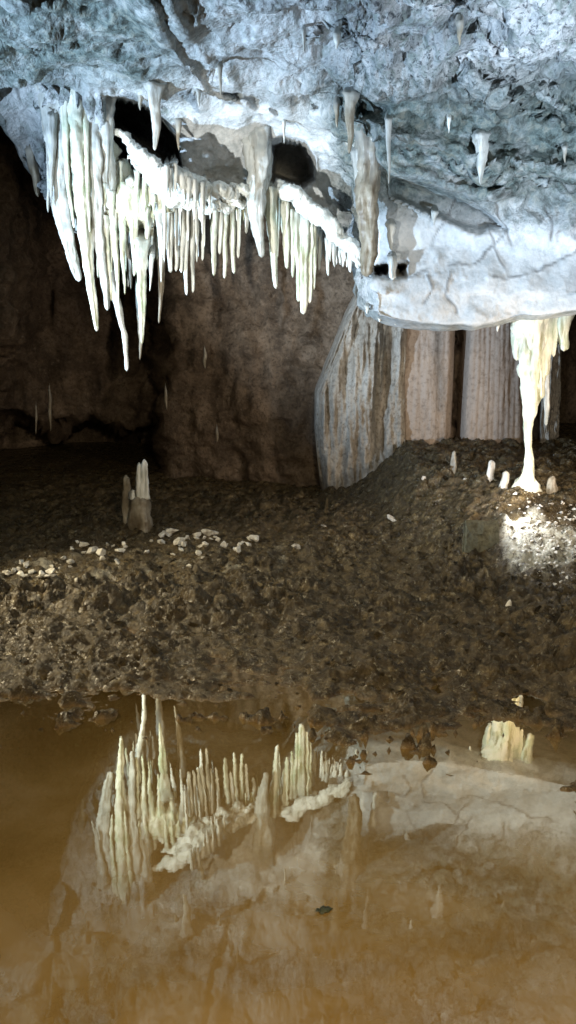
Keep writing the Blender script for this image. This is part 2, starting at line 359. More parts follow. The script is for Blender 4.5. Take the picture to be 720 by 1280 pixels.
def ground_h(GX, GY):
    g = np.stack([GX, GY, np.zeros_like(GX)], -1)
    b = base_h(GX, GY) + fbm(g*np.array([1, 1.4, 1]), 2.6, 5, 275, .62)*.065*np.exp(-((GY-2.65)/.38)**2)
    land = sstep(-.03, .03, b + fbm(g, 2.5, 2, 201)*.03)
    warp = g + np.stack([fbm(g, 6, 4, 203, .6), fbm(g, 6, 4, 205, .6), 0*GX], -1)*.13
    d1, d2, idv = worley(warp*np.array([1, .8, 1]), 7.2, 207)
    d3, d4, id2 = worley(warp, 19, 208)
    clod = sstep(.66, .18, d1)*.062*(.2+idv) + sstep(.62, .15, d3)*.024*(.2+id2) + sstep(.02, .16, d2-d1)*.012
    cm = sstep(-.35, .35, fbm(g, 1.7, 3, 215))
    rough = clod*(.1+1.15*cm)*(1-.55*sstep(3.9, 4.8, GY)) + fbm(g, 2.2, 3, 211)*.06 + fbm(g*np.array([1, 1.5, 1]), 7, 3, 217)*.055 + fbm(g, 16, 4, 221, .6)*.024 + fbm(g, 9, 3, 231, .6, True)*.018 - .028
    bedr = fbm(g, 1.5, 3, 241)*.016 + fbm(g, 11, 3, 251)*.006
    isl = .066*sstep(.08, .55, fbm(g*np.array([1, 2.4, 1]), 6.5, 5, 271, .65))*(np.exp(-((GY-2.42)/.26)**2)*sstep(-.05, .4, GX) + 1.0*np.exp(-((GY-2.62)/.20)**2)*sstep(-1.8, -.9, GX))
    bump_l = isl + .040*sstep(.30, .75, fbm(g*np.array([1, 2.2, 1]), 5.5, 3, 261)+.22*sstep(-.55, -1.0, GX)) 
    far = sstep(7.5, 6.2, GY)
    return b + land*rough*(.35+.65*far)*(.55+.45*sstep(-.0, .10, b)) + (1-land)*(bedr+bump_l), land, b, g
GH, land, gb, gg = ground_h(GX, GY)
def ground_hit(u, v):
    Yq = np.linspace(1.5, 7.5, 500); p = P(u, v, Yq)
    hh = ground_h(p[None, :, 0], p[None, :, 1])[0][0]
    i = np.argmax(p[:, 2] <= hh); return p[i]
BX = ground_hit(600, 688); RB = ground_hit(682, 684)
def ground_z(x, y): return float(ground_h(np.array([[x]], float), np.array([[y]], float))[0][0, 0])
bed = 1-sstep(-.015, .012, GH)
# pale rubble zone by the floodlight, its lit brightness painted into the ground
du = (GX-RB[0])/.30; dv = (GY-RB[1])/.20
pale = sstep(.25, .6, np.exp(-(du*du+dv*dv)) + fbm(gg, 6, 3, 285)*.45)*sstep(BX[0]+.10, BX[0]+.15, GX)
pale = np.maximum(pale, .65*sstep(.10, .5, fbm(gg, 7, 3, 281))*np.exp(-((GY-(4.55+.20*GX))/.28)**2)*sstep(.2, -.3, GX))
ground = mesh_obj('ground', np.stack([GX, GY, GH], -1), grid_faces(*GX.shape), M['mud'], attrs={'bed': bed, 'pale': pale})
tag(ground, kind='structure')
w = 6.0
wg = mesh_obj('water', [(-w, -4, 0), (w, -4, 0), (w, 3.4, 0), (-w, 3.4, 0)], [(0, 1, 2, 3)], M['water'], smooth=False); tag(wg, kind='structure')

# ------------------------------------------------------------------ dripstone shapes
def lathe(path, rad, sides=12, seed=0, rib=.12, lump=.16, flat=1.0):
    """a bent, ribbed, lumpy tapering body along path (n,3) with radii rad (n)"""
    path = np.asarray(path, float); rad = np.asarray(rad, float); n = len(path)
    a = np.linspace(0, 2*math.pi, sides, endpoint=False)
    ring = np.stack([np.cos(a), np.sin(a)*flat, 0*a], -1)
    r_ = np.random.default_rng(seed); ph = r_.uniform(0, 6.28, 3)
    V = path[:, None] + ring[None]*rad[:, None, None]
    q = ring[None]*.6 + np.arange(n)[:, None, None]*np.array([0, 0, .032]) + seed*3.7
    ribf = 1 + rib*np.sin(a*3+ph[0])[None] + rib*.6*np.sin(a*5+ph[1])[None]
    lum = 1 + lump*fbm(q*np.array([1, 1, 1.]), 1.6, 3, seed % 50 + 300)*1.6
    hf = 1 + rib*.55*np.sin(a*9+ph[2])[None]
    V = path[:, None] + ring[None]*(rad[:, None]*ribf*lum*hf)[..., None]
    W_ = V*np.array([1, 1, .3]) + seed*.37
    V = V + ring[None]*(rad[:, None]*(fbm(W_, 30, 3, seed % 40 + 400)*.42 + fbm(W_*np.array([1, 1, .5]), 90, 2, 460)*.22))[..., None]
    V = V.reshape(-1, 3).tolist(); Fc = []
    for i in range(n-1):
        for j in range(sides):
            k = (j+1) % sides; Fc.append((i*sides+j, (i+1)*sides+j, (i+1)*sides+k, i*sides+k))
    V.append(path[0].tolist()); V.append(path[-1].tolist()); c0, c1 = len(V)-2, len(V)-1
    for j in range(sides):
        k = (j+1) % sides; Fc.append((c0, j, k)); Fc.append((c1, (n-1)*sides+k, (n-1)*sides+j))
    return V, Fc
SEED = [0]
def drip(root, tip, w, mat, label, group=None, Y=None, dY=-.04, name='stalactite', k=.75, blunt=.22, flare=.18, bend=0, cat='stalactite', emb=20, flat=1., via=None, lump=.16, spindle=False):
    SEED[0] += 1
    (u0, v0), (u1, v1) = root, tip
    if Y is None:
        vl = np.linspace(v0-2, min(v1, float(lip(u0))-1), 14)[None]
        Y = float(np.min(ceil_depth(np.full_like(vl, float(u0)), vl))) + dY
    elif Y < 5.96: Y = Y + float(shift(u0))
    L = math.hypot(u1-u0, v1-v0)
    n = max(10, int(L/2.6)); t = np.linspace(0, 1, n)
    rr = np.random.default_rng(SEED[0])
    uu = u0 + (u1-u0)*t; vv = v0 + (v1-v0)*t
    if via: 
        tv = (via[1]-v0)/(v1-v0); uu = np.interp(t, [0, tv, 1], [u0, via[0], u1])
    uu = uu + bend*np.sin(t*math.pi) + (w*.05)*np.sin(t*rr.uniform(5, 11)+rr.uniform(0, 6))
    path = P(uu, vv, Y)
    vr = (min(v0, float(lip(u0))-2) - emb*.6) if not spindle else v0-3
    Yr = max(Y, float(ceil_depth(np.array([[float(u0)]]), np.array([[vr]]))[0, 0]) if not spindle else Y) + .04
    Yr = min(Yr, Y+.8)
    tq = np.array([0, .3, .6, .85])
    pr = P(np.full(4, u0), vr + (v0-vr)*tq, Yr + (Y-Yr)*tq**1.6)
    path = np.concatenate([pr, path])
    if w < 13 and name == 'stalactite': w = w*.80
    if w < 20: blunt *= .8
    m = Y/F*1.0
    r0 = w/2*m
    rad = r0*(blunt + (1-blunt)*(1-t)**k)
    rad = rad*(1 + flare*np.exp(-t*L/10)); rad = rad*np.sqrt(np.clip((1-t)*L/(w*.45*max(blunt, .12)+.5), .05, 1))
    if spindle: rad = rad*np.clip(np.sin(np.clip(t*2.2+.12, 0, math.pi/2)), 0, 1)
    rad = np.concatenate([rad[0]*(np.array([.2, .6, .9, 1.04]) if not spindle else np.array([.3, .5, .7, .9])), rad])
    V, Fc = lathe(path, rad, 26 if w > 18 else 16 if w > 9 else 10, SEED[0], .10 if w < 9 else .16, lump, flat)
    sd_ = (len(V)-2)//len(path); ra = np.clip(1-(np.arange(len(path))-3)/max(4, .4*len(path)), 0, 1).repeat(sd_)
    o = mesh_obj(name, V, Fc, M[mat], attrs={'root': np.concatenate([ra, [1, 0]])}); recentre(o, path[4])
    return tag(o, label, cat, group)

def D(*a, **k): return drip(*a, **k)
def fringe(u0, u1, n, vtop, vlo, vhi, mat, label, group, Y, dYr, w=(4.5, 8.5), vj=3):
    for i in range(n):
        u = u0 + (u1-u0)*min(1, max(0, (i+random.gauss(.5, .9))/n))
        vt = float(np.interp(u, [u0, u1], vtop)) + random.gauss(0, vj); vb = random.uniform(*[float(np.interp(u, [u0, u1], q)) for q in (vlo, vhi)])
        D((u, vt), (u+random.uniform(-1, 1), vb), random.uniform(*w), mat, label, group, Y=Y+random.uniform(*dYr), k=random.uniform(.5, 1.0), blunt=random.uniform(.08, .3), emb=18)
# --- big curtain on the left
def D(*a, **k): return drip(*a, **k)
D((70, 112), (97, 352), 32, 'grey', 'long fluted drapery at the left edge of the curtain, ending bluntly', Y=5.42, k=.75, blunt=.2, bend=-8, lump=.2)
D((88, 105), (103, 330), 15, 'orange', 'orange brown stained stalactite squeezed between the two longest curtain draperies', Y=5.50, k=.8, blunt=.2, bend=-2)
D((95, 104), (120, 414), 30, 'cream', 'longest cream stalactite of the left curtain, tapering to a fine white point', Y=5.38, k=.9, blunt=.14, bend=-3, lump=.2)
D((58, 104), (80, 300), 16, 'grey', 'narrow grey drapery hugging the outer left side of the fluted curtain', Y=5.52, k=.8, blunt=.2, bend=-4)
D((112, 108), (133, 388), 26, 'grey', 'grey ribbed stalactite in the middle of the left curtain with a pale lower end', Y=5.40, k=.85, blunt=.15, bend=0)
D((128, 118), (138, 262), 24, 'grey', 'short broad grey drapery ending above the cream cluster beside the dark hollow', Y=5.40, k=.6, blunt=.25)
D((80, 108), (92, 285), 12, 'cream', 'thin greenish cream rib running down the face of the left curtain', Y=5.34, k=.8, blunt=.2, bend=-3)
D((104, 112), (112, 290), 10, 'cream', 'thin pale rib beside the ribbed grey stalactite on the left curtain', Y=5.34, k=.8, blunt=.2)
D((40, 188), (48, 246), 14, 'tan', 'short brown stalactite alone on the dark left edge of the ceiling', Y=5.9, k=.8, blunt=.25)
# --- cream and green cluster under it
fringe(60, 140, 16, (150, 150), (200, 230), (300, 330), 'grey', 'slender grey rib clinging to the fluted left curtain', 'slender ribs on the left curtain', 5.44, (-.10, .1), (6, 12))
for r_, t_, w_, m_, l_ in [
    ((128, 270), (139, 376), 13, 'cream', 'cream stalactite with a slim tip just right of the longest curtain point'),
    ((141, 262), (149, 379), 12, 'cream', 'greenish cream stalactite with a rounded end in the middle of the cream cluster'),
    ((152, 262), (156, 368), 11, 'cream', 'pale green stalactite beside the rounded greenish one in the cream cluster'),
    ((166, 225), (167, 345), 15, 'cream', 'thick cream stalactite below the white ridge with a lumpy upper half'),
    ((176, 300), (177, 430), 15, 'cream', 'large irregular cream stalactite hanging low with a knobbly swollen end'),
    ((186, 268), (182, 334), 10, 'cream', 'short cream stalactite above and right of the knobbly low one'),
    ((190, 320), (187, 364), 7, 'white', 'tiny detached looking white stalactite right of the knobbly low one'),
    ((199, 255), (202, 353), 11, 'white', 'white stalactite with forked looking tip left of the dense white fringe'),
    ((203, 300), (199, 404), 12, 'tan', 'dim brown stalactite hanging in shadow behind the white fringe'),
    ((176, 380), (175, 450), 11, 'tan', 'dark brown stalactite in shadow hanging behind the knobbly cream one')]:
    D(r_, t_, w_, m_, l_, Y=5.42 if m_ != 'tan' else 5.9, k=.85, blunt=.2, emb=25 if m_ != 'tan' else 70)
D((139, 345), (158, 464), 11, 'white', 'crooked grey and white stalactite with the lowest white tip of all', Y=5.6, via=(155, 415), k=.35, blunt=.3, emb=40)
# --- dense white fringe
for r_, t_, w_, l_ in [
    ((212, 250), (213, 341), 10, 'white stalactite at the left end of the dense white fringe'),
    ((220, 245), (220, 339), 9, 'white stalactite second from the left end of the dense white fringe'),
    ((228, 245), (227, 341), 9, 'white stalactite hanging directly left of the long pair of white straws'),
    ((232, 250), (233, 369), 8, 'left one of the two longest white straws in the dense white fringe'),
    ((240, 250), (241, 366), 8, 'right one of the two longest white straws in the dense white fringe'),
    ((247, 248), (246, 328), 7, 'white stalactite just right of the long pair of white straws'),
    ((254, 250), (253, 326), 6, 'slim white straw standing apart at the right end of the dense white fringe')]:
    D(r_, t_, w_, 'white', l_, Y=5.42, k=.35, blunt=.45, emb=14)
for r_, t_, w_, l_ in [
    ((268, 262), (267, 345), 10, 'cream white stalactite left of the gap below the rippled flowstone'),
    ((276, 255), (275, 318), 8, 'short white stalactite between two longer ones under the rippled flowstone'),
    ((281, 262), (281, 348), 9, 'longest cream white stalactite under the rippled flowstone'),
    ((290, 258), (292, 342), 9, 'cream stalactite right of the longest one under the rippled flowstone'),
    ((298, 258), (298, 323), 8, 'short cream stalactite beside the tall grey cone'),
    ((309, 248), (308, 292), 8, 'stubby cream stalactite tucked against the tall grey cone')]:
    D(r_, t_, w_, 'cream' if w_ > 8 else 'white', l_, Y=5.36, k=.4, blunt=.4, emb=14)
D((324, 165), (326, 322), 30, 'grey', 'tall thick grey cone stalactite left of the dark hollow, cream at its tip', Y=5.12, k=.8, blunt=.16, flare=.1, bend=-3, emb=40)
D((337, 235), (345, 361), 14, 'cream', 'smooth cream carrot shaped stalactite right of the tall grey cone', Y=5.18, k=.65, blunt=.25, emb=16)
for r_, t_, w_, l_ in [
    ((357, 255), (359, 336), 11, 'cream stalactite first right of the carrot shaped one'),
    ((365, 262), (366, 347), 9, 'slim cream stalactite left of the wide cream cluster'),
    ((373, 265), (373, 377), 12, 'left stalactite of the wide cream cluster below the sloping ledge'),
    ((380, 268), (379, 393), 14, 'lowest and thickest stalactite of the wide cream cluster below the sloping ledge'),
    ((388, 275), (387, 379), 12, 'right stalactite of the wide cream cluster below the sloping ledge'),
    ((393, 285), (393, 362), 8, 'thin stalactite on the right rim of the wide cream cluster')]:
    D(r_, t_, w_, 'cream', l_, Y=5.2, k=.35, blunt=.4, emb=14)
for (a, b, c_) in [(399, 290, 338), (410, 298, 345), (418, 303, 334), (429, 312, 334), (438, 318, 341), (447, 325, 336)]:
    D((a, b), (a, c_), 7, 'white', 'short white stalactite in the row at the low end of the sloping ledge', 'short stalactites at the low end of the sloping ledge', Y=5.28, k=.5, blunt=.35)
# --- random filling of the fringes (nothing tells these apart)
fringe(108, 200, 34, (275, 262), (300, 300), (362, 335), 'cream', 'small greenish cream stalactite filling the cluster below the left curtain', 'small stalactites of the cream cluster', 5.62, (-.12, .25), (5, 10))
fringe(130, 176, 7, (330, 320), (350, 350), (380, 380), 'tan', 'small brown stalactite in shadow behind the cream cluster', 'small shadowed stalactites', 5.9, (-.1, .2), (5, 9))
fringe(108, 206, 22, (232, 240), (262, 262), (290, 285), 'cream', 'short cream rib running down the swollen flowstone above the cream cluster', 'short ribs on the cream flowstone swelling', 5.40, (-.05, .05), (5, 9), 14)
fringe(200, 256, 32, (235, 235), (285, 285), (330, 320), 'white', 'thin white straw filling the dense white fringe', 'thin straws of the dense white fringe', 5.40, (-.08, .25), (4, 8))
fringe(206, 262, 20, (205, 235), (235, 260), (262, 285), 'white', 'short white icicle on the face above the dense white fringe', 'short icicles above the white fringe', 5.22, (-.16, -.05), (5, 8))
fringe(262, 318, 28, (250, 245), (278, 272), (318, 290), 'cream', 'thin cream straw filling the fringe under the rippled flowstone', 'thin straws under the rippled flowstone', 5.36, (-.08, .25), (4, 8))
fringe(346, 398, 28, (238, 275), (280, 310), (325, 345), 'cream', 'thin cream straw below the upper part of the sloping ledge', 'thin straws below the upper sloping ledge', 5.22, (-.05, .25), (4.5, 9))
fringe(396, 449, 26, (285, 322), (312, 332), (330, 337), 'white', 'tiny white straw below the low part of the sloping ledge', 'tiny straws below the low sloping ledge', 5.28, (-.03, .2), (4, 7))

# --- singles on the ceiling
for r_, t_, w_, m_, l_ in [
    ((194, 108), (194, 188), 17, 'grey', 'pale grey cone stalactite hanging in front of the large dark hollow'),
    ((176, 112), (175, 138), 9, 'grey', 'stubby grey stalactite on the upper rim of the large dark hollow'),
    ((222, 152), (223, 188), 8, 'tan', 'small dark stalactite on the right rim of the large dark hollow'),
    ((275, 84), (276, 122), 6, 'tan', 'thin brownish stalactite on the blue ceiling above the smooth pale bulge'),
    ((248, 114), (249, 134), 6, 'grey', 'tiny grey stalactite left of the thin brownish one on the ceiling'),
    ((355, 152), (355, 180), 5, 'white', 'tiny white straw on the rim of the small dark hollow'),
    ((438, 118), (437, 192), 13, 'tan', 'yellowish brown stalactite above the thick ribbed column stub'),
    ((421, 130), (421, 160), 8, 'tan', 'small yellowish stalactite left of the taller yellowish one'),
    ((485, 150), (486, 230), 9, 'grey', 'slim pale stalactite right of the thick ribbed grey hanging column'),
    ((602, 170), (601, 231), 17, 'grey', 'pale cone stalactite alone on the right part of the ceiling'),
    ((706, 184), (706, 204), 6, 'grey', 'tiny pale stalactite near the right end of the ceiling'),
    ((561, 148), (561, 167), 5, 'white', 'tiny white straw left of and above the pale lone cone'),
    ((380, 38), (380, 66), 6, 'grey', 'small pale stalactite at the left start of the long ceiling shadow'),
    ((421, 44), (421, 62), 9, 'grey', 'stubby pale stalactite under the long ceiling shadow'),
    ((575, 28), (574, 57), 9, 'tan', 'small stained stalactite in the bright pitted ceiling at the top'),
    ((489, 282), (489, 313), 12, 'white', 'small white stalactite on the block above the little openings'),
    ((543, 265), (542, 282), 8, 'grey', 'stubby grey stalactite on the shadowed part of the white block')]:
    D(r_, t_, w_, m_, l_, k=.8, blunt=.18, flare=.3, dY=-.03)
D((463, 166), (459, 346), 29, 'tan', 'thick ribbed grey brown stalactite hanging down to the corner of the white block', Y=5.02, k=.55, blunt=.38, flare=.1, emb=40, lump=.22)
D((450, 190), (449, 262), 16, 'grey', 'pale ridge fused to the left side of the thick ribbed grey brown stalactite', Y=4.95, k=.7, blunt=.2)
D((491, 322), (491, 350), 9, 'white', 'short white pillar between the two little openings above the white block', Y=5.08, k=.2, blunt=.7, name='pillar', cat='pillar')
# tiny drips under the block
for i in range(13):
    u = 462 + i*14.5 + random.uniform(-4, 4)
    v = float(lip(u)); D((u, v-2), (u, v+random.uniform(4, 9)), random.uniform(4, 6.5), 'white', 'tiny white drip under the rounded lower edge of the white block', 'tiny drips under the white block', Y=5.22, k=.8, emb=10)
D((622, 398), (622, 415), 7, 'white', 'largest of the small drips under the white block, left of the green white cluster', Y=5.25)
# --- right cluster and column
for r_, t_, w_, m_, l_ in [
    ((646, 392), (646, 451), 14, 'cream', 'leftmost greenish white stalactite of the cluster under the right end of the block'),
    ((654, 392), (655, 462), 16, 'cream', 'broad greenish stalactite directly left of the thin column'),
    ((674, 390), (673, 500), 20, 'cream', 'thick cream stalactite directly right of the thin column'),
    ((684, 390), (683, 470), 14, 'cream', 'cream stalactite between the thick one and the grey one right of the column'),
    ((683, 455), (683, 532), 11, 'grey', 'grey lower stalactite hanging behind the cream ones right of the column'),
    ((695, 388), (692, 446), 11, 'cream', 'greenish stalactite left neighbour of the broad end one near the right edge'),
    ((706, 385), (704, 439), 16, 'cream', 'broad blunt greenish stalactite at the right edge of the picture')]:
    D(r_, t_, w_, m_, l_, Y=5.25 if m_ == 'cream' else 5.5, k=.45, blunt=.4, emb=14 if m_ == 'cream' else 60)
fringe(642, 712, 16, (388, 384), (402, 400), (440, 425), 'cream', 'short greenish straw filling the cluster beside the thin column', 'short straws beside the thin column', 5.3, (-.05, .15), (5, 9))
# thin column reaching the ground
Yc = 4.80
vv = np.array([384, 400, 430, 470, 510, 535, 552, 566, 580, 592, 600, 612]); uu = np.array([664, 664, 664, 664, 662, 661, 661, 661, 660, 660, 660, 660.])
wp = np.array([44, 38, 30, 24, 15, 10, 8.5, 9, 12, 16, 24, 40.])
vi = np.linspace(384, 612, 60)
pth = P(np.interp(vi, vv, uu)+1.2*np.sin(vi*.09), vi, Yc); rd = np.interp(vi, vv, wp)/2*Yc/F
Vv, Fc = lathe(pth, rd, 18, 77, .16, .22, .8)
o = mesh_obj('column', Vv, Fc, M['cream']); recentre(o, pth[-1]); tag(o, 'thin pale dripstone column joining the ceiling block to the mud bank on the right', 'column')
# --- left background hangers and wall nubs
for r_, t_, w_, Yy, l_ in [
    ((62, 482), (63, 539), 9, 7.2, 'orange brown stalactite hanging in the dark left recess'),
    ((45, 505), (45, 543), 5, 7.2, 'thin dark stalactite left of the orange brown one in the recess'),
    ((256, 434), (256, 461), 8, 6.85, 'small pale nub stalactite on the brown back wall'),
    ((207, 482), (208, 512), 7, 6.9, 'small dim nub stalactite low on the brown back wall beside the recess'),
    ((271, 533), (271, 553), 7, 6.75, 'faint nub stalactite low on the brown back wall')]:
    D(r_, t_, w_, 'tan', l_, Y=Yy, k=.7, emb=6, spindle=True)

# ------------------------------------------------------------------ white flowstone ridges in front of the hollows
def ridge(pts, ws, Y, mat, label, seed, name='flowstone_ridge'):
    pts = np.array(pts, float); n = 90; t = np.linspace(0, 1, n); tk = np.linspace(0, 1, len(pts))
    u = np.interp(t, tk, pts[:, 0]); v = np.interp(t, tk, pts[:, 1]); w_ = np.interp(t, tk, ws)
    yy = np.interp(t, tk, Y) + shift(u)
    n = len(t)
    path = P(u, v, yy) + np.stack([0*t, .02*np.sin(t*17+seed), .012*np.sin(t*23+seed)], -1)
    r = w_/2*yy/F
    # sweep rings in the XZ plane perpendicular to the path
    T = np.gradient(path, axis=0); T /= np.linalg.norm(T, axis=1, keepdims=True)
    B = np.array([0, 1, 0]); A = np.cross(T, B); A /= np.linalg.norm(A, axis=1, keepdims=True); B2 = np.cross(T, A)
    sd = 26; a = np.linspace(0, 2*math.pi, sd, endpoint=False)
    V = path[:, None] + (A[:, None]*np.cos(a)[None, :, None] + B2[:, None]*np.sin(a)[None, :, None])*r[:, None, None]
    cen = path[:, None]; nr = (V-cen)/(np.linalg.norm(V-cen, axis=-1, keepdims=True)+1e-6)
    V = V + nr*(fbm(V*np.array([1, 1, .4 if 'boss' in name else 1]), 18, 4, seed, .6)[..., None]*(.05 if 'boss' in name else .028))
    Fc = [(i*sd+j, (i+1)*sd+j, (i+1)*sd+(j+1) % sd, i*sd+(j+1) % sd) for i in range(n-1) for j in range(sd)] + [tuple(range(sd)), tuple((n-1)*sd+j for j in range(sd))[::-1]]
    o = mesh_obj(name, V.reshape(-1, 3), Fc, M[mat]); recentre(o, path[0]); return tag(o, label, 'flowstone')
ridge([(143, 162), (165, 182), (185, 203), (205, 222), (232, 232), (262, 240)], [6, 12, 20, 28, 34, 18], [5.45, 5.35, 5.25, 5.2, 5.18, 5.2], 'white', 'bright white flowstone ridge sloping across the large dark hollow', 401)
ridge([(160, 196), (178, 210), (195, 228), (215, 245), (240, 255)], [5, 10, 17, 20, 14], [5.45, 5.36, 5.3, 5.28, 5.28], 'white', 'second lower white flowstone ridge beneath the bright sloping one', 402)
ridge([(148, 205), (152, 225), (150, 250), (156, 285)], [14, 30, 34, 26], [5.6, 5.6, 5.58, 5.58], 'cream', 'cream lumpy flowstone boss between the left curtain and the white ridges', 403, 'flowstone_boss')
ridge([(86, 112), (90, 170), (98, 230), (108, 290)], [34, 50, 46, 26], [5.62, 5.62, 5.60, 5.60], 'grey', 'grey fluted flowstone mass backing the left curtain stalactites', 407, 'flowstone_boss')
ridge([(126, 130), (128, 190), (132, 240), (140, 300)], [16, 30, 34, 24], [5.66, 5.60, 5.56, 5.55], 'cream', 'cream flowstone mass squeezed between the left curtain and the lumpy boss', 408, 'flowstone_boss')
ridge([(104, 236), (128, 250), (156, 258), (184, 256), (208, 244)], [30, 46, 50, 44, 30], [5.54, 5.53, 5.52, 5.50, 5.46], 'cream', 'wide cream flowstone swelling from which the cream cluster hangs', 409, 'flowstone_boss')
ridge([(432, 170), (448, 176), (466, 172), (486, 176)], [10, 24, 28, 12], [5.1, 5.06, 5.04, 5.1], 'grey', 'knobbly grey flowstone collar above the thick ribbed hanging stalactite', 410, 'flowstone_collar')
ridge([(346, 232), (365, 242), (390, 262), (415, 285), (440, 312), (452, 330)], [13, 18, 20, 19, 16, 9], [5.25, 5.12, 5.10, 5.10, 5.14, 5.22], 'white', 'sloping pale ledge running from the small hollow down to the ribbed stalactite', 404, 'ledge')
ridge([(232, 236), (260, 240), (290, 240), (318, 235)], [8, 18, 18, 6], [5.25, 5.22, 5.2, 5.2], 'white', 'rippled white flowstone band above the cream straws left of the grey cone', 405, 'flowstone_band')
ridge([(236, 256), (262, 260), (290, 258), (314, 252)], [6, 10, 10, 6], [5.28, 5.25, 5.24, 5.24], 'white', 'narrow lower flowstone band directly above the tips left of the grey cone', 406, 'flowstone_band')

# ------------------------------------------------------------------ flowstone sheets on the back wall
def sheet(name, left, right, v0, v1, Yc, bulge, mat, label, seed, ribn, riba):
    back = .16 if mat == 'flow' else .10
    nu, nv = 90, 110
    t = np.linspace(0, 1, nu)[None]; v = np.linspace(v0, v1, nv)[:, None]
    lx = np.interp(v, [q[1] for q in left], [q[0] for q in left]); rx = np.interp(v, [q[1] for q in right], [q[0] for q in right])
    u = lx + (rx-lx)*t; v = v + 0*t
    Y = Yc - bulge*np.sin(np.clip(t, 0, 1)*math.pi)**.6 + back*(np.clip(1-t*9, 0, 1)**2 + np.clip(1-(1-t)*9, 0, 1)**2)
    Pp = P(u, v, Y + 0*v)
    st = Pp*np.array([1, 1, .12])
    r = (.25+.75*sstep(640, 560, v))*fbm(st, 7, 4, seed, .6 if mat == 'flow' else .45)*(.15 if mat == 'flow' else .035) + riba*np.abs(np.sin(t*ribn + 1.5*noise(st, 3, seed+9))) + fbm(Pp, 20, 3, seed+5)*(.022 if mat == 'flow' else .006)
    Pp[..., 1] -= r
    # sides run back into the wall
    Lb = Pp[:, :1].copy(); Lb[..., 1] += .8; Rb = Pp[:, -1:].copy(); Rb[..., 1] += .8
    Pp = np.concatenate([Lb, Pp, Rb], 1)
    o = mesh_obj(name, Pp, grid_faces(*Pp.shape[:2]), M[mat]); recentre(o, Pp[-1, nu//2])
    return tag(o, label, 'flowstone')
sheet('flowstone_sheet', [(470, 330), (448, 360), (432, 395), (395, 490), (394, 540), (404, 640)], [(520, 330), (516, 420), (514, 520), (520, 640)], 330, 640, 6.28, .12, 'flow', 'pale grey brown rippled flowstone sheet with its left edge slanted to follow a shadow', 501, 13, .035)  # slanted edge stands in for a diagonal shadow on continuous flowstone
sheet('flowstone_sheet', [(586, 380), (580, 480), (572, 620)], [(656, 380), (656, 500), (654, 620)], 380, 620, 6.22, .03, 'flow2', 'pinkish brown finely ribbed flowstone sheet left of the thin column', 502, 37, .005)
sheet('flowstone_sheet', [(496, 380), (500, 480), (504, 620)], [(570, 380), (566, 480), (560, 620)], 380, 620, 6.24, .02, 'flow2', 'plain brown flowstone sheet between the pale rippled one and the dark cleft', 503, 9, .006)
sheet('flowstone_curtain', [(676, 440), (672, 520), (668, 640)], [(700, 440), (696, 520), (690, 640)], 430, 600, 6.4, .1, 'flow', 'dim grey flowstone curtain in the dark corner behind the cream stalactites', 504, 8, .03)

# ------------------------------------------------------------------ stalagmites
def stalagmite(u, v, w, hpx, mat, label, z=None, top=.55, seed=0, parent=None, name='stalagmite', lean=0):
    # find the ground point under pixel (u, v) by marching
    best = None
    for Yq in np.linspace(2.2, 7, 240):
        p = P(u, v, Yq); 
        if p[2] <= base_h(np.array(p[0]), np.array(p[1]))+.01: best = p; break
    if best is None: best = P(u, v, 6.2)
    x, y = float(best[0]), float(best[1]); zz = min(float(best[2]), ground_z(x, y)) - .03
    m = y/F*.98; H = hpx*m; H += .03; r = w/2*m
    n = 18; t = np.linspace(0, 1, n)
    path = np.stack([x+lean*m*t+.003*np.sin(t*7+seed), np.full(n, y), zz+H*t], -1)
    rad = r*(1.25-(1.25-top)*t**.8)*np.sqrt(np.clip((1-t)*H/(r*.6), .04, 1))
    V, Fc = lathe(path, rad, 14, 900+seed, .12, .2)
    Fc = [f[::-1] for f in Fc]
    o = mesh_obj(name, V, Fc, M[mat]); recentre(o, path[0])
    if parent is not None: o.parent = parent; o.location = Vector(path[0].tolist()) - parent.location; return o
    return tag(o, label, 'stalagmite')
gst = stalagmite(176, 659, 26, 44, 'tan', 'stout brown stalagmite with a white forked top in the dim left part', seed=1, top=.85)
gl = gst.location
def topper(u0, v0, u1, v1, w, nm, mat):
    Y = gl.y; vi = np.linspace(v0, v1, 16); ui = np.linspace(u0, u1, 16); pth = P(ui, vi, Y)
    t = np.linspace(0, 1, 16); r = w/2*Y/F*(1.1-.5*t)*np.sqrt(np.clip((1-t)*9, .05, 1))
    V, Fc = lathe(pth, r, 12, 31+int(u0), .14, .2); Fc = [f[::-1] for f in Fc]
    o = mesh_obj(nm, V, Fc, M[mat]); recentre(o, pth[0]); o.parent = gst; o.location = Vector(pth[0].tolist())-gst.location
topper(176, 622, 174, 578, 9, 'tip', 'white'); topper(180, 624, 180, 574, 11, 'tip', 'white'); topper(166, 624, 166, 612, 8, 'tip', 'white')
stalagmite(160, 655, 15, 66, 'tan', 'dark brown stalagmite close left of the forked white one', seed=2, top=.6)
stalagmite(613, 596, 10, 22, 'stone', 'taller of two small white stalagmites left of the thin column', seed=3, top=.8)
stalagmite(629, 604, 10, 19, 'stone', 'shorter leaning one of two small white stalagmites left of the thin column', seed=4, top=.75, lean=3)
stalagmite(567, 588, 9, 26, 'tan', 'small dull brown stalagmite at the foot of the dark cleft', seed=5, top=.5)
stalagmite(690, 610, 12, 20, 'tan', 'small stained stalagmite right of the thin column base', seed=6, top=.6)
stalagmite(636, 760, 13, 19, 'stone', 'small pale pointed lump standing alone on the dark mud', seed=7, top=.3)
stalagmite(408, 640, 6, 20, 'clod', 'tiny dark stalagmite in front of the slanting flowstone sheet', seed=8, top=.4)

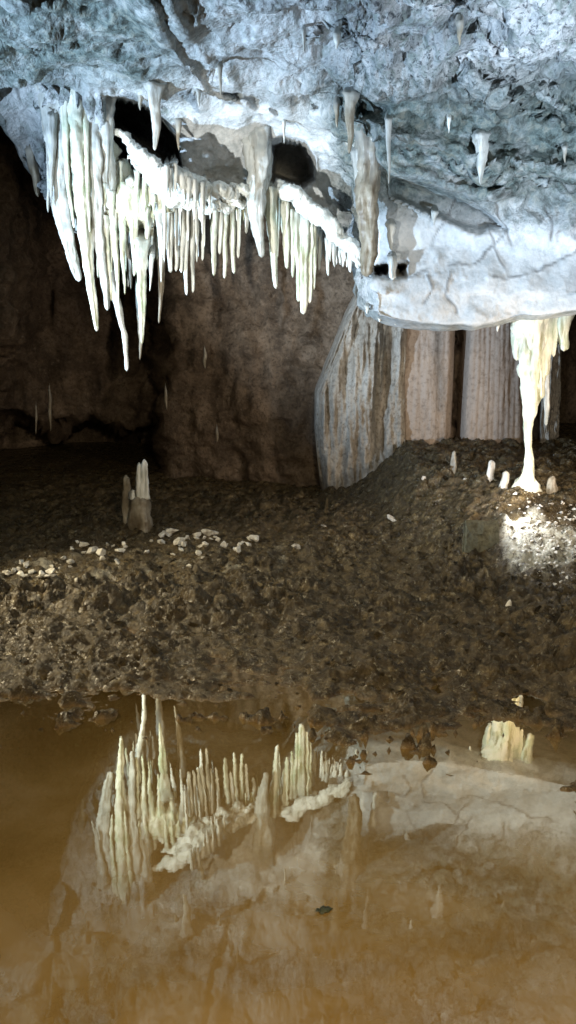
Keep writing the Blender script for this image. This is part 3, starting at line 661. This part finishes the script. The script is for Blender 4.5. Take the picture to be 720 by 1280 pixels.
# ------------------------------------------------------------------ stones
def stone_mesh(seed, n=11):
    """an angular broken stone: the hull of a few random points"""
    import bmesh
    r = np.random.default_rng(seed); bm = bmesh.new()
    for _ in range(n):
        q = r.normal(size=3); q = q/np.linalg.norm(q)*r.uniform(.65, 1.05); bm.verts.new(q.tolist())
    res = bmesh.ops.convex_hull(bm, input=bm.verts[:])
    bmesh.ops.delete(bm, geom=[e for e in res['geom_interior'] if isinstance(e, bmesh.types.BMVert)], context='VERTS')
    me = bpy.data.meshes.new('stone'); bm.to_mesh(me); bm.free(); return me
protos = [stone_mesh(600+i, 13) for i in range(9)]
for me in protos: me.materials.append(M['stone'])
def put_stone(u, v, size, label, group, flat=.6):
    p = ground_hit(u, v); o = bpy.data.objects.new('stone', random.choice(protos)); COL.objects.link(o)
    m = p[1]/F; s_ = size/2*m
    o.location = (p[0], p[1], p[2]+s_*.45); o.scale = (s_*random.uniform(.6, 1.5), s_*random.uniform(.6, 1.2), s_*flat*random.uniform(.8, 1.3))
    o.rotation_euler = (random.uniform(-.4, .4), random.uniform(-.4, .4), random.uniform(0, 6.28)); return tag(o, label, 'stone', group)
for u, v, s_ in [(104, 684, 12), (116, 691, 13), (127, 694, 14), (134, 683, 8), (150, 691, 9), (155, 683, 9), (203, 670, 13), (216, 668, 14), (224, 680, 11), (232, 683, 9), (246, 672, 10), (258, 670, 13), (268, 669, 10), (226, 690, 9),
                 (248, 694, 9), (256, 684, 10), (281, 683, 9), (300, 690, 12), (318, 677, 13), (310, 683, 7), (200, 682, 9), (184, 692, 10), (236, 710, 8), (300, 684, 8), (271, 676, 8), (90, 688, 8), (148, 705, 8)]:
    for du_, dv_, k_ in ((0, 0, 1.5), (random.uniform(-11, 11), random.uniform(-6, 6), .95)): put_stone(u+du_, v+dv_, s_*k_, 'small white broken stone in the scattered row across the dark mud bank', 'white stones scattered across the middle of the mud')
for u, v, s_ in [(8, 720, 12), (18, 716, 11), (26, 722, 12), (33, 709, 13), (40, 716, 10), (52, 720, 10), (64, 717, 12), (66, 710, 7), (88, 705, 9), (96, 727, 8), (58, 722, 7), (80, 700, 8)]:
    for du_, dv_, k_ in ((0, 0, 1.4), (random.uniform(-9, 9), random.uniform(-6, 6), .9)): put_stone(u+du_, v+dv_, s_*k_, 'small pale broken stone in the heap at the left end of the mud bank', 'pale stones heaped at the left end of the mud')
for u, v, s_, l in [(404, 659, 8, 'tiny pale stone on the mud below the slanting flowstone sheet'), (370, 686, 14, 'dull pale stone on the mud right of the scattered white row'), (490, 650, 14, 'dull buff stone half sunk in the bank below the plain brown wall'), (581, 601, 9, 'small pale stone at the top of the bank below the dark cleft'), (650, 601, 9, 'little white stone at the left foot of the thin column'), (170+360, 600, 10, 'brown stone on the crest of the bank below the pale flowstone')]:
    put_stone(u, v, s_, l, None)
def clump_mesh(points, mesh_list, name, mat):
    Vs = []; Fs = []; k = 0
    for (loc, sc, rz, me) in points:
        vs = np.array([v.co for v in me.vertices])*np.array(sc); c_, s_ = math.cos(rz), math.sin(rz)
        vs = np.stack([vs[:, 0]*c_-vs[:, 1]*s_, vs[:, 0]*s_+vs[:, 1]*c_, vs[:, 2]], -1)+np.array(loc)
        Vs.append(vs); Fs += [tuple(i+k for i in f.vertices) for f in me.polygons]; k += len(vs)
    return mesh_obj(name, np.concatenate(Vs), Fs, mat, smooth=False)
lowp = [stone_mesh(700+i, 9) for i in range(6)]
pts = []
for _ in range(420):
    x = random.gauss(float(RB[0])+.05, .22); y = random.gauss(float(RB[1]), .15)
    if x < BX[0]+.15: continue
    s_ = random.uniform(.005, .019); pts.append(((x, y, ground_z(x, y)+s_*.2), (s_*1.2, s_, s_*.7), random.uniform(0, 6), random.choice(lowp)))
o = clump_mesh(pts, lowp, 'rubble', M['stone']); tag(o, 'patch of small white rubble brightly lit beside the lamp housing on the bank', 'rubble', kind='stuff')
pts = []
for _ in range(1300):
    x = random.uniform(-2.2, 2.2); y = random.uniform(2.45, 6.2)
    if base_h(np.array(x), np.array(y)) < .0: continue
    s_ = random.uniform(.006, .02)*(1.6 if random.random() < .12 else 1); pts.append([(x, y, 0), (s_*1.3, s_, s_*.75), random.uniform(0, 6), random.choice(lowp)])
zz = ground_h(np.array([[q[0][0] for q in pts]]), np.array([[q[0][1] for q in pts]]))[0][0]
for q, z in zip(pts, zz): q[0] = (q[0][0], q[0][1], z+q[1][2]*.2)
o = clump_mesh(pts, lowp, 'mud_clods', M['clod']); tag(o, 'dark wet crumbs and clods of mud strewn over the bank', 'mud', kind='stuff')

# ------------------------------------------------------------------ floodlight housing on the bank
seed_box = 3.3
def rbox(name, sx, sy, sz, loc, mat, parent, bev=.014):
    import bmesh
    bm = bmesh.new(); bmesh.ops.create_cube(bm, size=1); bmesh.ops.scale(bm, vec=(sx, sy, sz), verts=bm.verts)
    bmesh.ops.bevel(bm, geom=bm.edges[:], offset=bev, segments=3, affect='EDGES'); bmesh.ops.subdivide_edges(bm, edges=bm.edges[:], cuts=5, use_grid_fill=True)
    q = np.array([v.co[:] for v in bm.verts])+seed_box; dq = np.stack([fbm(q, 14, 3, k) for k in (801, 805, 809)], -1)*.016
    for v, e_ in zip(bm.verts, dq): v.co += Vector(e_.tolist())
    me = bpy.data.meshes.new(name); bm.to_mesh(me); bm.free()
    me.materials.append(M[mat]); o = bpy.data.objects.new(name, me); COL.objects.link(o); o.parent = parent; o.location = loc; return o
hx, hy = float(BX[0]), float(BX[1]); hz = ground_z(hx, hy)
lamp_e = bpy.data.objects.new('floodlight', None); COL.objects.link(lamp_e); lamp_e.location = (hx, hy, hz-.025); lamp_e.rotation_euler = (R(-6), R(3), R(14))
tag(lamp_e, 'muddy green boxy floodlight housing standing on the bank beside the lit rubble', 'floodlight')
rbox('housing', .23, .035, .20, (0, 0, .095), 'housing', lamp_e); rbox('side_panel', .032, .15, .18, (.10, .092, .085), 'housing', lamp_e); rbox('base', .20, .12, .02, (-.01, .08, .02), 'housing', lamp_e)

# ------------------------------------------------------------------ floating leaf
lx, ly = ray_to_z(405, 1138, .003)
nl = 14; tl = np.linspace(0, 1, nl); wd = .011*np.sin(tl*math.pi)**.8+.0005
V = []; Fc = []
for i in range(nl):
    for s_ in (-1, 0, 1): V.append(((tl[i]-.5)*.045, s_*wd[i], .004 + .003*abs(s_)*math.sin(i*1.3)+.002*math.sin(i)))
for i in range(nl-1):
    for j in (0, 1): Fc.append((i*3+j, i*3+j+1, i*3+j+4, i*3+j+3))
o = mesh_obj('floating_leaf', V, Fc, M['leaf']); o.location = (lx, ly, 0); o.rotation_euler = (0, 0, .25)
sm = o.modifiers.new('thick', 'SOLIDIFY'); sm.thickness = .002
tag(o, 'small dark curled leaf floating alone on the brown water', 'leaf')

# ------------------------------------------------------------------ light
W = bpy.data.worlds.new('World'); S.world = W; W.use_nodes = True
W.node_tree.nodes['Background'].inputs[0].default_value = (.75, .8, 1, 1); W.node_tree.nodes['Background'].inputs[1].default_value = .03
def spot(name, loc, target, power, color, angle, blend, size=.04):
    l = bpy.data.lights.new(name, 'SPOT'); l.energy = power; l.color = color; l.spot_size = R(angle); l.spot_blend = blend; l.shadow_soft_size = size
    o = bpy.data.objects.new(name, l); COL.objects.link(o); o.location = loc
    o.rotation_euler = (Vector(target)-Vector(loc)).to_track_quat('-Z', 'Y').to_euler(); return o
def point(name, loc, power, color, size=.1):
    l = bpy.data.lights.new(name, 'POINT'); l.energy = power; l.color = color; l.shadow_soft_size = size
    o = bpy.data.objects.new(name, l); COL.objects.link(o); o.location = loc; return o
spot('cave_or_fill_lamp', (-3.0, 2.9, .9), (1.15, 5.0, 2.8), 1120, (.57, .77, 1.0), 76, .75)
spot('cave_or_fill_lamp', (1.5, 1.5, .8), (1.8, 3.7, 2.8), 820, (.72, .85, 1.0), 70, .9, .10)
spot('cave_or_fill_lamp', (-1.9, 2.0, .75), (-.45, 5.1, 1.9), 620, (1.0, 1.0, .94), 40, .8, .03)
spot('cave_or_fill_lamp', (hx+.30, hy+.04, hz+.38), (.7, 5.8, 1.4), 19, (1.0, .91, .82), 150, .4, .03)
spot('cave_or_fill_lamp', (hx+.20, hy+.08, hz+.22), (hx+.75, hy+.05, hz-.35), 5, (.95, .97, 1.0), 165, .9, .02)
spot('cave_or_fill_lamp', (2.4, 3.3, .9), (-.2, 6.9, .8), 120, (1.0, .80, .60), 62, .8, .05)  # added warm fill to brighten the back wall, no known fixture
spot('cave_or_fill_lamp', (.7, -.3, 2.15), (0, 3.3, 0), 230, (1.0, .82, .54), 84, .75, .15)  # added fill from beside the camera for mud and water
spot('cave_or_fill_lamp', (-.6, .2, 1.9), (0, 2.2, -.4), 90, (1.0, .82, .54), 110, .9, .25)  # unseen fill aimed down to brighten the water
point('cave_or_fill_lamp', (.6, -.8, 2.1), 30, (1.0, .85, .6), .25)  # soft fill added behind the camera
spot('cave_or_fill_lamp', (-3.1, 4.3, 1.5), (.5, 3.5, 0), 360, (1.0, .84, .54), 66, .9, .05)  # added side light raking the mud to bring out relief

# ------------------------------------------------------------------ render settings
S.view_settings.view_transform = 'Standard'; S.view_settings.look = 'None'; S.view_settings.exposure = 0; S.view_settings.gamma = 1
S.render.engine = 'CYCLES'; S.cycles.max_bounces = 5; S.cycles.diffuse_bounces = 3; S.cycles.glossy_bounces = 3; S.cycles.transparent_max_bounces = 8
S.cycles.use_denoising = True; S.cycles.sample_clamp_indirect = 4; S.cycles.caustics_reflective = False; S.cycles.caustics_refractive = False
